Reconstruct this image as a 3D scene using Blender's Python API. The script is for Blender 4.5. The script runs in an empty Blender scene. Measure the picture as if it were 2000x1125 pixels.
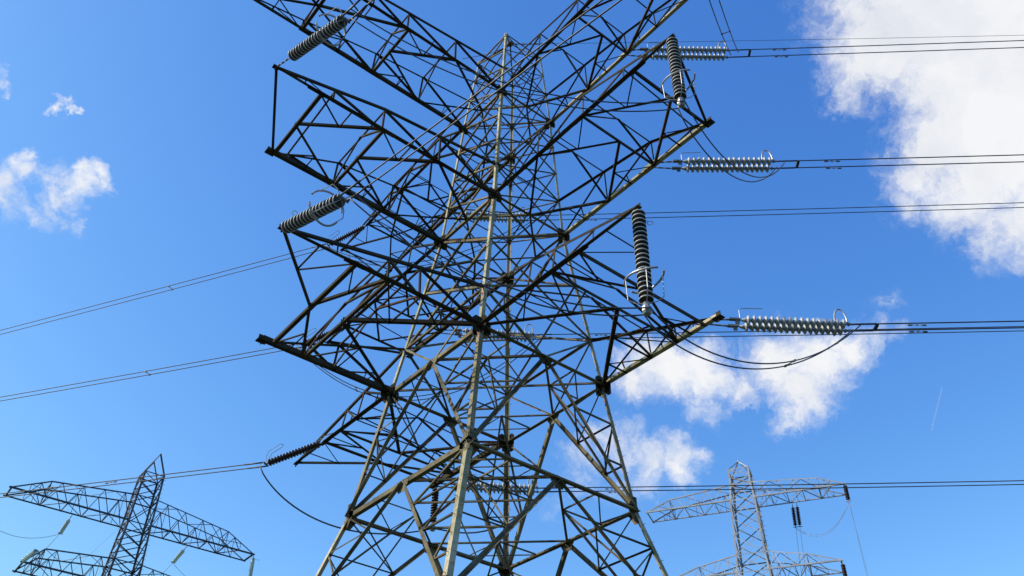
import bpy, math, random
import numpy as np
from mathutils import Vector, Matrix
random.seed(7)
S=bpy.context.scene
COL=S.collection
V=lambda *a: np.array(a,float)

# ------------------------------------------------------------------ camera
FPX=1700.33; AZ,EL,ROLL=0.9135675,0.6828388,0.0322109
CAM=V(-20.18866,-27.18748,1.6)
FW=V(math.cos(EL)*math.cos(AZ),math.cos(EL)*math.sin(AZ),math.sin(EL))
_r=V(math.sin(AZ),-math.cos(AZ),0); _u=np.cross(_r,FW)
RT_=_r*math.cos(ROLL)+_u*math.sin(ROLL); UP_=-_r*math.sin(ROLL)+_u*math.cos(ROLL)
def ray(px,py):
    d=FW+RT_*(px-1000)/FPX-UP_*(py-562.5)/FPX
    return d/np.linalg.norm(d)
cd=bpy.data.cameras.new('camera'); cam=bpy.data.objects.new('camera',cd); COL.objects.link(cam)
cd.sensor_width=36; cd.lens=FPX/2000*36; cd.clip_start=.1; cd.clip_end=20000
cam.matrix_world=Matrix(((RT_[0],UP_[0],-FW[0],CAM[0]),(RT_[1],UP_[1],-FW[1],CAM[1]),(RT_[2],UP_[2],-FW[2],CAM[2]),(0,0,0,1)))
S.camera=cam
S.render.resolution_x=1024; S.render.resolution_y=576

# ------------------------------------------------------------------ sun, exposure
SUN_AZ,SUN_EL=math.radians(152),math.radians(38)
sd=bpy.data.lights.new('sun','SUN'); sun=bpy.data.objects.new('sun',sd); COL.objects.link(sun)
sd.energy=5.0; sd.angle=math.radians(.5); sd.color=(1,.92,.78)
sv=Vector((math.cos(SUN_EL)*math.cos(SUN_AZ),math.cos(SUN_EL)*math.sin(SUN_AZ),math.sin(SUN_EL)))
sun.rotation_euler=sv.to_track_quat('Z','Y').to_euler(); sun.location=(-60,60,80)
S.view_settings.view_transform='Standard'; S.view_settings.look='None'
S.view_settings.exposure=0; S.view_settings.gamma=1

# ------------------------------------------------------------------ world: sky and clouds by direction
W=bpy.data.worlds.new('World'); S.world=W; W.use_nodes=True
nt=W.node_tree; nt.nodes.clear(); N=nt.nodes.new; LK=nt.links.new
def val(nd,i,x):
    if hasattr(x,'is_linked') or isinstance(x,bpy.types.NodeSocket): LK(x,nd.inputs[i])
    else: nd.inputs[i].default_value=x
def M(op,a,b=0.0,c=None,clamp=False):
    n=N('ShaderNodeMath'); n.operation=op; n.use_clamp=clamp; val(n,0,a); val(n,1,b)
    if c is not None: val(n,2,c)
    return n.outputs[0]
def VM(op,a,b=(0,0,0),out=0,scale=None):
    n=N('ShaderNodeVectorMath'); n.operation=op; val(n,0,a); val(n,1,b)
    if scale is not None: n.inputs['Scale'].default_value=scale
    return n.outputs[out]
def noise(vec,scale,detail,rough,dist=0):
    n=N('ShaderNodeTexNoise'); LK(vec,n.inputs['Vector']); n.inputs['Scale'].default_value=scale
    n.inputs['Detail'].default_value=detail; n.inputs['Roughness'].default_value=rough; n.inputs['Distortion'].default_value=dist
    return n
def mixc(f,a,b,bt='MIX'):
    n=N('ShaderNodeMix'); n.data_type='RGBA'; n.blend_type=bt; val(n,0,f); val(n,6,a); val(n,7,b); return n.outputs[2]
sky=N('ShaderNodeTexSky'); sky.sky_type='NISHITA'; sky.sun_disc=False
sky.sun_elevation=SUN_EL; sky.sun_rotation=math.pi/2-SUN_AZ
sky.altitude=80; sky.air_density=1.0; sky.dust_density=.55; sky.ozone_density=2.2
tc=N('ShaderNodeTexCoord'); D=tc.outputs['Generated']
w1=noise(D,11,5,.6); off=VM('SCALE',VM('SUBTRACT',w1.outputs['Color'],(.5,.5,.5)),scale=.075)
w2=noise(D,46,5,.65); off2=VM('SCALE',VM('SUBTRACT',w2.outputs['Color'],(.5,.5,.5)),scale=.03)
DW=VM('ADD',VM('ADD',D,off),off2)
# cumulus puffs: direction (given as a bearing point), angular radius, strength
PUFF=[(1800,40,140,1.5),(1930,60,190,1.6),(2100,120,260,1.6),(1715,110,92,1.35),(1672,150,62,1.0),(1690,45,60,1.0),(1650,95,40,.75),(1840,150,110,1.5),(1950,260,160,1.6),(1840,280,90,1.25),(1795,345,66,.9),(1900,370,100,1.0),(2010,410,110,.95),(1935,475,50,.7),(1770,400,48,.6),(1730,200,45,.6),(1790,250,50,.7),(1880,-80,230,1.6),
(1300,715,75,1.1),(1370,725,70,1.1),(1240,735,55,.85),(1440,755,50,.7),(1520,710,70,1.1),(1590,715,70,1.05),(1560,770,62,.9),(1635,680,52,.75),(1690,672,38,.5),(1735,668,28,.38),(1480,700,45,.7),(1540,812,45,.6),(1370,785,55,.55),(1200,745,36,.45),
(1335,915,52,.85),(1275,915,58,.8),(1230,870,50,.7),(1190,860,45,.55),(1140,905,55,.42),(1375,905,32,.65),(1080,980,30,.45),(1210,960,40,.4),
(1705,585,20,.3),(1728,590,20,.32),(1748,602,14,.28),(712,1000,14,.45),
(172,352,30,.8),(203,362,22,.7),(190,335,20,.6),(140,375,20,.6),(150,368,30,.7),(130,340,26,.55),(70,335,36,.75),(30,365,40,.7),(95,345,26,.55),(78,296,18,.65),(60,310,20,.6),(105,392,24,.6),(50,400,30,.55),(80,415,26,.5),(120,420,20,.45),(155,438,20,.55),(175,335,24,.8),(200,345,22,.75),(130,372,30,.75),(0,390,36,.6),
(128,208,16,.85),(145,212,13,.8),(158,220,9,.7),(112,214,9,.5),(8,176,24,1.0),(1620,25,22,.35),(1590,60,20,.3)]
acc=None
for (px,py,r,w) in PUFF:
    c=ray(px,py); dist=VM('DISTANCE',DW,tuple(c),out=1)
    v=M('MULTIPLY_ADD',dist,-w/(r*1.25/FPX),w)
    acc=v if acc is None else M('MAXIMUM',acc,v)
fb=noise(DW,30,11,.66,.25)
fbl=noise(DW,9,4,.55)
field=M('ADD',acc,M('MULTIPLY',M('SUBTRACT',fb.outputs['Fac'],.5),1.35))
mr=N('ShaderNodeMapRange'); mr.interpolation_type='SMOOTHSTEP'; LK(field,mr.inputs[0])
mr.inputs[1].default_value=-.02; mr.inputs[2].default_value=.9
gate=N('ShaderNodeMapRange'); LK(acc,gate.inputs[0]); gate.inputs[1].default_value=-.12; gate.inputs[2].default_value=.12
dens=M('MULTIPLY',mr.outputs[0],gate.outputs[0],clamp=True)
ccol=mixc(fb.outputs['Fac'],(.66,.70,.80,1),(.90,.905,.93,1))
cmr=N('ShaderNodeMapRange'); LK(fbl.outputs['Fac'],cmr.inputs[0]); cmr.inputs[1].default_value=.35; cmr.inputs[2].default_value=.62
ccol=mixc(cmr.outputs[0],ccol,(.94,.945,.955,1))
hs=N('ShaderNodeHueSaturation'); LK(sky.outputs[0],hs.inputs['Color']); hs.inputs['Saturation'].default_value=1.0; hs.inputs['Value'].default_value=1.0
SKYK=.10
sep=N('ShaderNodeSeparateColor'); LK(hs.outputs[0],sep.inputs[0]); cmb=N('ShaderNodeCombineColor')
for k,(gm,mul,mx_) in enumerate(((1.54,4.0,.42),(1.17,2.7,.66),(.71,1.93,1.03))):
    q=M('POWER',M('MULTIPLY',sep.outputs[k],SKYK),gm); LK(M('MULTIPLY',M('MINIMUM',M('MULTIPLY',q,mul),mx_),1/SKYK),cmb.inputs[k])
skyc=cmb.outputs[0]
ccs=VM('SCALE',ccol,scale=1/SKYK)
final=mixc(M('MULTIPLY',dens,.97),skyc,ccs)
bg=N('ShaderNodeBackground'); LK(final,bg.inputs[0]); bg.inputs[1].default_value=SKYK
wo=N('ShaderNodeOutputWorld'); LK(bg.outputs[0],wo.inputs[0])

# ------------------------------------------------------------------ materials
def mat(name,build):
    m=bpy.data.materials.new(name); m.use_nodes=True
    t=m.node_tree; b=t.nodes['Principled BSDF']; build(t,b); return m
def steel(name,base,alt,rust,rustamt=.25,metal=.15,rough=.62,spread=.5,spec=.3):
    def f(t,b):
        n=t.nodes.new; l=t.links.new
        tcx=n('ShaderNodeTexCoord'); g=n('ShaderNodeNewGeometry')
        def nz(s,d,r,v=None):
            x=n('ShaderNodeTexNoise'); x.inputs['Scale'].default_value=s; x.inputs['Detail'].default_value=d; x.inputs['Roughness'].default_value=r
            l(v or tcx.outputs['Object'],x.inputs['Vector']); return x
        def mx(fac,a,c,bt='MIX'):
            x=n('ShaderNodeMix'); x.data_type='RGBA'; x.blend_type=bt
            for i,q in ((0,fac),(6,a),(7,c)):
                if isinstance(q,bpy.types.NodeSocket): l(q,x.inputs[i])
                else: x.inputs[i].default_value=q
            return x.outputs[2]
        def rg(s,a,c,lo=0,hi=1):
            x=n('ShaderNodeMapRange'); l(s,x.inputs[0]); x.inputs[1].default_value=a; x.inputs[2].default_value=c; x.inputs[3].default_value=lo; x.inputs[4].default_value=hi; return x.outputs[0]
        a=nz(.7,6,.65); c=nz(5,8,.7); e=nz(38,4,.6)
        col=mx(rg(a.outputs[0],.35,.65),base,alt)
        col=mx(rg(c.outputs[0],.56,.68,0,rustamt*2),col,rust)
        isl=g.outputs['Random Per Island']
        col=mx(rg(isl,.86,.9,0,.55),col,rust)
        hsv=n('ShaderNodeHueSaturation'); l(col,hsv.inputs['Color']); l(rg(isl,0,.86,1-spread,1+spread*.5),hsv.inputs['Value'])
        col=mx(rg(e.outputs[0],.3,.7,0,.5),hsv.outputs[0],(.12,.11,.09,1),'MULTIPLY') if False else hsv.outputs[0]
        l(col,b.inputs['Base Color']); b.inputs['Metallic'].default_value=metal
        l(rg(c.outputs[0],.3,.7,rough-.1,rough+.2),b.inputs['Roughness']); b.inputs['Specular IOR Level'].default_value=spec
        bp=n('ShaderNodeBump'); bp.inputs['Strength'].default_value=.35; bp.inputs['Distance'].default_value=.01
        l(e.outputs[0],bp.inputs['Height']); l(bp.outputs[0],b.inputs['Normal'])
    return mat(name,f)
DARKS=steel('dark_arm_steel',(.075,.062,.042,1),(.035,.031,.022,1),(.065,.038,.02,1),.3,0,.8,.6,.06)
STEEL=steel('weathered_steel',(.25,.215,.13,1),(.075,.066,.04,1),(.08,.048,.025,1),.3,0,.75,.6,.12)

LEGM=steel('lichen_sunlit_steel',(.60,.53,.37,1),(.24,.215,.10,1),(.12,.085,.04,1),.3,0,.75,.15,.12)  # lichen tones for the legs; paleness doubles as painted sunlight on rear chords
GALV=steel('galvanised_steel',(.46,.47,.48,1),(.28,.285,.30,1),(.25,.22,.19,1),.1,.2,.5,.25)
GREYS=steel('dark_grey_steel',(.085,.09,.105,1),(.06,.066,.078,1),(.14,.10,.075,1),.2,0,.6,.45,.25)  # darker, bluish steel tone for the left distant pylon
FIT=steel('galvanised_fitting',(.24,.23,.21,1),(.16,.155,.145,1),(.12,.085,.06,1),.35,.1,.6,.3,.3)
def simple(name,c,rough=.4,metal=0,coat=0,var=.25,scale=9):
    def f(t,b):
        n=t.nodes.new('ShaderNodeTexNoise'); n.inputs['Scale'].default_value=scale; n.inputs['Detail'].default_value=6
        o=t.nodes.new('ShaderNodeTexCoord'); t.links.new(o.outputs['Object'],n.inputs['Vector'])
        x=t.nodes.new('ShaderNodeMix'); x.data_type='RGBA'; t.links.new(n.outputs[0],x.inputs[0])
        x.inputs[6].default_value=(c[0]*(1-var),c[1]*(1-var),c[2]*(1-var),1); x.inputs[7].default_value=(min(1,c[0]*(1+var)),min(1,c[1]*(1+var)),min(1,c[2]*(1+var)),1)
        t.links.new(x.outputs[2],b.inputs['Base Color']); b.inputs['Roughness'].default_value=rough; b.inputs['Metallic'].default_value=metal
        b.inputs['Coat Weight'].default_value=coat; b.inputs['Coat Roughness'].default_value=.15
    return mat(name,f)
PORC=simple('pale_porcelain',(.38,.40,.41),.45,0,0)
UNDERSHADE=simple('shade_toned_underside',(.05,.045,.038),.7)  # dark colour standing in for cavity shade beneath the insulator sheds
PORC2=simple('grey_porcelain',(.42,.435,.43),.4,0,0)
BROWN=simple('brown_porcelain',(.04,.018,.013),.4,0,.1)
ALU=simple('aluminium_tube',(.34,.35,.36),.45,.3)
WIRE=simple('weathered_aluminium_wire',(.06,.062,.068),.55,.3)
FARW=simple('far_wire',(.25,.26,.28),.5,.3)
RED=simple('red_paint',(.55,.02,.02),.6)
CONC=simple('concrete',(.36,.35,.32),.9,0,0,.25,4)
def glassf(t,b):
    b.inputs['Base Color'].default_value=(.78,.92,.85,1); b.inputs['Roughness'].default_value=.15
    b.inputs['Transmission Weight'].default_value=.35; b.inputs['IOR'].default_value=1.5
GLASS=mat('green_glass',glassf)
def grass(t,b):
    n=t.nodes.new('ShaderNodeTexNoise'); n.inputs['Scale'].default_value=.35; n.inputs['Detail'].default_value=12; n.inputs['Roughness'].default_value=.7
    o=t.nodes.new('ShaderNodeTexCoord'); t.links.new(o.outputs['Object'],n.inputs['Vector'])
    r=t.nodes.new('ShaderNodeValToRGB'); t.links.new(n.outputs[0],r.inputs[0])
    r.color_ramp.elements[0].position=.3; r.color_ramp.elements[0].color=(.015,.024,.009,1); r.color_ramp.elements[1].position=.7; r.color_ramp.elements[1].color=(.05,.065,.022,1)
    t.links.new(r.outputs[0],b.inputs['Base Color']); b.inputs['Roughness'].default_value=.95
GRASS=mat('meadow_grass',grass)

# ------------------------------------------------------------------ mesh helpers
WS=[.83]
class MB:
    def __init__(s): s.v=[]; s.f=[]
    def add(s,vs,fs):
        o=len(s.v); s.v+= [tuple(float(c) for c in p) for p in vs]; s.f+=[tuple(i+o for i in f) for f in fs]; return s
    def raw(s,p,q,a,b,w,t,wb=None):
        # angle section: corner line p-q, flanges along a and b
        wb=wb or w; pr=[(0,0),(w,0),(w,t),(t,t),(t,wb),(0,wb)]
        A=[p+a*x+b*y for x,y in pr]; B=[q+a*x+b*y for x,y in pr]
        fs=[(i,(i+1)%6,6+(i+1)%6,6+i) for i in range(6)]+[(5,4,3,2,1,0)[::1],(6,7,8,9,10,11)]
        return s.add(A+B,fs)
    def ang(s,p,q,w,n,flip=1,t=None,side=0,outw=False,up=False):
        # angle lying in the plane with outward normal n
        p=np.array(p,float);q=np.array(q,float);d=q-p;L=np.linalg.norm(d); w=w*WS[0]
        if L<1e-4: return s
        d/=L; n=np.array(n,float); n=n-d*(n@d); n/=np.linalg.norm(n)+1e-12; a=np.cross(d,n)*flip; a=-a if (up and a[2]<0) else a; t=t or max(.008,w*.11)
        o=-a*w/2+n*side
        return s.raw(p+o,q+o,a,n if outw else -n,w,t)
    def box(s,c,ax,ay,az,sx,sy,sz):
        vs=[c+ax*sx*i/2+ay*sy*j/2+az*sz*k/2 for i in (-1,1) for j in (-1,1) for k in (-1,1)]
        return s.add(vs,[(0,1,3,2),(4,6,7,5),(0,4,5,1),(2,3,7,6),(0,2,6,4),(1,5,7,3)])
    def poly(s,pts,n,th):
        n=np.array(n,float); n/=np.linalg.norm(n); k=len(pts)
        A=[np.array(p)+n*th/2 for p in pts];B=[np.array(p)-n*th/2 for p in pts]
        return s.add(A+B,[tuple(range(k)),tuple(range(2*k-1,k-1,-1))]+[(i,k+i,k+(i+1)%k,(i+1)%k) for i in range(k)])
    def tube(s,pts,r,k=6,closed=False):
        pts=[np.array(p,float) for p in pts]; n=len(pts); ring=[]
        up=None
        for i,p in enumerate(pts):
            a=pts[(i+1)%n] if (closed or i<n-1) else p; b=pts[i-1] if (closed or i>0) else p
            d=a-b; d/=np.linalg.norm(d)+1e-12
            if up is None: up=np.cross(d,V(0,0,1) if abs(d[2])<.9 else V(1,0,0))
            up=up-d*(up@d); up/=np.linalg.norm(up)+1e-12; w=np.cross(d,up)
            ring+= [p+r*(up*math.cos(2*math.pi*j/k)+w*math.sin(2*math.pi*j/k)) for j in range(k)]
        fs=[]
        for i in range(n if closed else n-1):
            i2=(i+1)%n
            for j in range(k): fs.append((i*k+j,i*k+(j+1)%k,i2*k+(j+1)%k,i2*k+j))
        if not closed: fs+= [tuple(range(k-1,-1,-1)),tuple((n-1)*k+j for j in range(k))]
        return s.add(ring,fs)
    def lathe(s,prof,k=20,ax=0):
        # profile (x along axis, radius)
        vs=[];n=len(prof)
        for x,r in prof:
            for j in range(k):
                a=2*math.pi*j/k; vs.append((x,r*math.cos(a),r*math.sin(a)))
        fs=[(i*k+j,i*k+(j+1)%k,(i+1)*k+(j+1)%k,(i+1)*k+j) for i in range(n-1) for j in range(k)]
        fs+= [tuple(range(k-1,-1,-1)),tuple((n-1)*k+j for j in range(k))]
        return s.add(vs,fs)
    def mesh(s,name,m,smooth=False):
        me=bpy.data.meshes.new(name); me.from_pydata(s.v,[],s.f); me.materials.append(m)
        import bmesh
        bm=bmesh.new(); bm.from_mesh(me); bmesh.ops.recalc_face_normals(bm,faces=bm.faces); bm.to_mesh(me); bm.free()
        if smooth: me.polygons.foreach_set('use_smooth',[True]*len(me.polygons))
        return me
    def build(s,name,m,parent=None,smooth=False):
        o=bpy.data.objects.new(name,s.mesh(name,m,smooth)); COL.objects.link(o)
        if parent is not None: o.parent=parent
        return o
def put(name,me,parent,mtx=None):
    o=bpy.data.objects.new(name,me); COL.objects.link(o); o.parent=parent
    if mtx is not None: o.matrix_local=mtx
    return o
def tag(o,label,cat,group=None,kind=None):
    if label: o['label']=label
    if cat: o['category']=cat
    if group: o['group']=group
    if kind: o['kind']=kind
    return o
def thing(name,label,cat,loc=(0,0,0),group=None,mtx=None):
    o=bpy.data.objects.new(name,None); COL.objects.link(o); o.empty_display_size=.3
    if mtx is not None: o.matrix_world=mtx
    else: o.location=tuple(loc)
    return tag(o,label,cat,group)
def part_off(o,loc):   # keep world coordinates for a part of a thing whose Empty sits at loc
    o.location=(-loc[0],-loc[1],-loc[2]); return o
def unit(a): return a/np.linalg.norm(a)
def frame(p,d):
    x=unit(d); y=unit(np.cross(V(0,0,1),x)) if abs(x[2])<.98 else V(0,1,0)
    y=unit(y-x*(x@y)); z=np.cross(x,y)
    return Matrix(((x[0],y[0],z[0],p[0]),(x[1],y[1],z[1],p[1]),(x[2],y[2],z[2],p[2]),(0,0,0,1))),x,y,z

# ------------------------------------------------------------------ ground
g=MB(); R=4000; n=24
vs=[(-R+2*R*i/n,-R+2*R*j/n,0) for i in range(n+1) for j in range(n+1)]
g.add(vs,[(i*(n+1)+j,(i+1)*(n+1)+j,(i+1)*(n+1)+j+1,i*(n+1)+j+1) for i in range(n) for j in range(n)])
tag(g.build('ground',GRASS),'grassy field under the pylons',None,kind='structure')

# unseen ridge ring, added to block low sky light from the steel
g=MB(); n=240; ring=[]
for i in range(n):
    a=2*math.pi*i/n; rr=900+60*math.sin(3*a)+40*math.sin(7*a+1)
    hh=70+22*math.sin(2*a+.5)+12*math.sin(9*a)+6*random.random()
    for k,(dr,zz) in enumerate(((-120,-1),(-60,hh*.45),(0,hh*.85),(90,hh),(400,hh*.6))): ring.append(((rr+dr)*math.cos(a),(rr+dr)*math.sin(a),zz+(random.random()*5 if k in (1,2,3) else 0)))
g.add(ring,[(i*5+k,((i+1)%n)*5+k,((i+1)%n)*5+k+1,i*5+k+1) for i in range(n) for k in range(4)])
tag(g.build('sky_blocker_ridge',GRASS),'unseen ridge added around the field to cut low sky light',None,kind='structure')

# ------------------------------------------------------------------ the large pylon
Z=[17.057,23.114,25.598,28.996,32.427,34.933,41.439,43.959,47.692]
H=[4.278,3.5,3.177,2.702,2.320,2.147,1.854,1.669,1.426]
PEAK=V(0,0,49.54)
SG={'N':(-1,-1),'R':(1,-1),'L':(-1,1),'F':(1,1)}
FACES=[('N','L',V(-1,0,0)),('N','R',V(0,-1,0)),('L','F',V(0,1,0)),('R','F',V(1,0,0))]
def cn(c,z,h): return V(SG[c][0]*h,SG[c][1]*h,z)
def lv(c,i): return cn(c,Z[i],H[i])
ZK,HK=10.7,5.99; ZG,HG=0.35,8.8
def hz_at(z):
    zs=[ZG,ZK]+Z; hs=[HG,HK]+H
    return float(np.interp(z,zs,hs))
PY=thing('electricity_pylon','large steel lattice pylon with three tiers of arms, seen from below in the middle','pylon',(0,0,0))
# legs
SEGS=[(ZG,HG,.23),(ZK,HK,.22),(Z[0],H[0],.20),(Z[1],H[1],.18),(Z[4],H[4],.155),(Z[6],H[6],.125),(Z[8],H[8],.10)]
for c in 'NRLF':
    sx,sy=SG[c]; mb=MB()
    for (z0,h0,w),(z1,h1,_) in zip(SEGS[:-1],SEGS[1:]):
        p,q=cn(c,z0,h0),cn(c,z1,h1); d=unit(q-p)
        a=V(-sx,0,0);a=unit(a-d*(a@d)); b=V(0,-sy,0); b=unit(b-d*(b@d))
        mb.raw(p,q,a,b,w,w*.1)
        # splice plates with bolts at the joint
        for fa,fn in ((a,-b),(b,-a)):
            cpt=q+fa*w*.45+fn*.012
            mb.box(cpt,fa,d,fn,w*.7,w*3.2,.016)
            for kk in range(-4,5):
                for ss in (-1,1): mb.box(cpt+d*kk*w*.33+fa*ss*w*.2+fn*.016,fa,d,fn,.035,.035,.03)
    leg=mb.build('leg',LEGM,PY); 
    # step bolts
    if c in 'NRF':
        sb=MB(); z=ZG+2; k=0
        while z<Z[8]-.5:
            h=hz_at(z); p=cn(c,z,h); 
            if k%2: sb.tube([p+V(-sx*.10,0,0),p+V(-sx*.10,0,0)+V(0,sy*.17,0)],.011,5)
            else: sb.tube([p+V(0,-sy*.10,0),p+V(0,-sy*.10,0)+V(sx*.17,0,0)],.011,5)
            z+=.38; k+=1
        sb.build('step_bolts',FIT,leg)
    if c=='N':
        pm=MB()
        for z in (22.4,24.9,31.6,33.6,40.9):
            h=hz_at(z); p=cn(c,z,h)+V(-.006,.07,0)
            for a0,b0 in (((0,0),(.06,.12)),((.06,.12),(0,.2)),((0,.2),(.07,.34))):
                A=p+V(0,a0[0],a0[1]);B=p+V(0,b0[0],b0[1]); pm.box((A+B)/2,unit(B-A),V(1,0,0),np.cross(unit(B-A),V(1,0,0)),np.linalg.norm(B-A)+.02,.006,.03)
        o=pm.build('paint_mark',RED,leg)
    fb_=MB(); p=cn(c,0,HG+.1)
    fb_.add([(p[0]+x*s0,p[1]+y*s0,zz) for zz,s0 in ((-.2,.7),(.2,.62),(.36,.5)) for x,y in ((-1,-1),(1,-1),(1,1),(-1,1))],
        [(0,1,5,4),(1,2,6,5),(2,3,7,6),(3,0,4,7),(4,5,9,8),(5,6,10,9),(6,7,11,10),(7,4,8,11),(8,9,10,11),(3,2,1,0)])
    fb_.build('footing',CONC,PY)
def lerp(a,b,t): return a*(1-t)+b*t
def mid(c1,c2,z,h): return (cn(c1,z,h)+cn(c2,z,h))/2
TH=.004
def kpanel(zlo,hlo,zhi,hhi,wb,nred,name):
    """inverted V in every face from the middle of the upper strut to the legs below, with small redundants"""
    for (c1,c2,nr) in FACES:
        m=mid(c1,c2,zhi,hhi); mb=MB(); hx=unit(cn(c2,zhi,hhi)-cn(c1,zhi,hhi)); zz=np.cross(hx,nr); zz=zz*np.sign(zz[2])
        mb.poly([m+nr*.02+hx*a+zz*b for a,b in ((-.45,.1),(.45,.1),(.45,-.05),(.22,-.42),(-.22,-.42),(-.45,-.05))],nr,.016)
        for a in (-.34,-.2,-.07,.07,.2,.34):
            for b in (.04,-.08,-.2): mb.box(m+nr*.035+hx*a*(1 if b>-.1 else .6)+zz*b,hx,zz,nr,.032,.032,.026)
        for c,sg_ in ((c1,1),(c2,-1)):
            for (zq,hq,up_) in ((zlo,hlo,1),(zhi,hhi,-1)):
                p=cn(c,zq,hq)+nr*.018; mb.poly([p+hx*sg_*a+zz*up_*b for a,b in ((.0,-.25),(.5,-.12),(.5,.1),(.2,.55),(.0,.55))],nr,.014)
                for a,b in ((.1,-.05),(.24,-.03),(.38,0),(.1,.12),(.22,.16),(.1,.3),(.1,.42)): mb.box(p+nr*.014+hx*sg_*a+zz*up_*b,hx,zz,nr,.03,.03,.024)
        for k,c in enumerate((c1,c2)):
            lo=cn(c,zlo,hlo); up=cn(c,zhi,hhi)
            mb.ang(m,lo,wb,nr,1 if k else -1,outw=bool(k) or nr[1]<-.5,up=True)
            prevb=None
            B=[lerp(m,lo,(i+1)/(nred+1)) for i in range(nred)]; Lg=[lerp(up,lo,(i+1)/(nred+1)) for i in range(nred)]
            mb.ang(up,B[0],.085,nr,side=-TH-.02,up=True,outw=nr[1]<-.5)
            for i in range(nred):
                mb.ang(B[i],Lg[i],.08,nr,-1,side=-TH-.03)
                if i+1<nred: mb.ang(Lg[i],B[i+1],.075,nr,side=-.045)
        mb.build('face_bracing',STEEL,PY)
def xpanel(levels,w,name):
    for (c1,c2,nr) in FACES:
        mb=MB()
        for (z0,h0),(z1,h1) in zip(levels[:-1],levels[1:]):
            mb.ang(cn(c1,z0,h0),cn(c2,z1,h1),w,nr,1,side=-.01,up=True,outw=nr[1]<-.5)
            mb.ang(cn(c2,z0,h0),cn(c1,z1,h1),w,nr,-1,side=-.01-w*.13,up=True,outw=nr[1]<-.5)
        mb.build('face_bracing',STEEL,PY)
# legs below, two tiers
kpanel(ZG,HG,ZK,HK,.19,3,'')
kpanel(ZK,HK,Z[0],H[0],.2,3,'')
kpanel(Z[0],H[0],Z[1],H[1],.2,2,'')
# V above bottom arm
for (c1,c2,nr) in FACES:
    mb=MB(); m=mid(c1,c2,Z[1],H[1])
    for c in (c1,c2): mb.ang(m,lv(c,2),.11,nr,side=-.02)
    mb.ang(lv(c1,2),lv(c2,2),.13,nr,side=-.01)
    mb.build('face_bracing',STEEL,PY)
xpanel([(Z[2],H[2]),(Z[3],H[3]),(Z[4],H[4])],.14,'')
xpanel([(Z[4],H[4]),(Z[5],H[5])],.11,'')
A3=[(lerp(Z[5],Z[6],t/3),lerp(H[5],H[6],t/3)) for t in range(4)]
xpanel(A3,.11,'')
xpanel([(Z[6],H[6]),(Z[7],H[7])],.09,'')
zm=45.9;hm=(H[7]+H[8])/2
xpanel([(Z[7],H[7]),(zm,hm),(Z[8],H[8])],.08,'')
# horizontal frames
def hframe(i,w,diam=True,red=True,diag=None,z=None,h=None):
    z=Z[i] if z is None else z; h=H[i] if h is None else h; mb=MB(); dn=V(0,0,-1); C={c:cn(c,z,h) for c in 'NRLF'}
    for (c1,c2,nr) in FACES: mb.ang(C[c1],C[c2],w,nr,1,side=.006,up=True,outw=nr[1]<-.5)
    if diam:
        mids=[(C['N']+C['R'])/2,(C['R']+C['F'])/2,(C['F']+C['L'])/2,(C['L']+C['N'])/2]; cs=['R','F','L','N']
        for k in range(4):
            a,b=mids[k],mids[(k+1)%4]; mb.ang(a,b,.12,dn,side=-.02); c=C[cs[k]]
            if red:
                mm=(a+b)/2; qa=(a+c)/2; qb=(b+c)/2
                mb.ang(qa,qb,.07,dn,side=-.05); mb.ang(mm,qa,.07,dn,side=-.07); mb.ang(mm,qb,.07,dn,side=-.09)
    if diag: mb.ang(C[diag[0]],C[diag[1]],.1,dn,side=-.1)
    mb.build('horizontal_frame',STEEL,PY); return C
hframe(0,.24,z=ZK,h=HK); hframe(0,.24); hframe(1,.22,diag='LR'); hframe(4,.18,diag='LR',red=False); hframe(6,.15,diag='LR',red=False)
hframe(5,.1,diam=False); hframe(7,.1,diam=False); hframe(8,.09,diam=False)
# hip ties from the diamonds to the face braces
for (z1,h1,z0,h0,nred) in ((Z[0],H[0],ZK,HK,3),(Z[1],H[1],Z[0],H[0],2)):
    adj={'N':('L','R'),'R':('N','F'),'F':('R','L'),'L':('F','N')}
    for c in 'NRLF':
        mb=MB()
        a,b=adj[c]; ma=mid(c,a,z1,h1);mbb=mid(c,b,z1,h1);lo=cn(c,z0,h0)
        for f in (1/(nred+1),2/(nred+1)):
            p=lerp(ma,lo,f);q=lerp(mbb,lo,f); mb.ang(p,q,.08,V(0,0,-1),side=-.03)
        p=lerp(ma,lo,2/(nred+1));q=lerp(mbb,lo,2/(nred+1)); t=(ma+mbb)/2
        mb.ang(t,p,.1,V(0,0,-1),side=-.02);mb.ang(t,q,.1,V(0,0,-1),side=-.04)
        mb.build('hip_bracing',STEEL,PY)
# peak
mb=MB()
for c in 'NRLF':
    sx,sy=SG[c]; mb.ang(lv(c,8),PEAK,.1,V(sx,sy,.3))
mb.box(PEAK,V(1,0,0),V(0,1,0),V(0,0,1),.34,.34,.12)
mb.tube([PEAK+V(-.1,.1,-.1),PEAK+V(-.35,.5,-.35),PEAK+V(-.9,1.3,-.55),PEAK+V(-1.9,2.6,-.5)],.02,5)
mb.build('peak',STEEL,PY)
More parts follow.
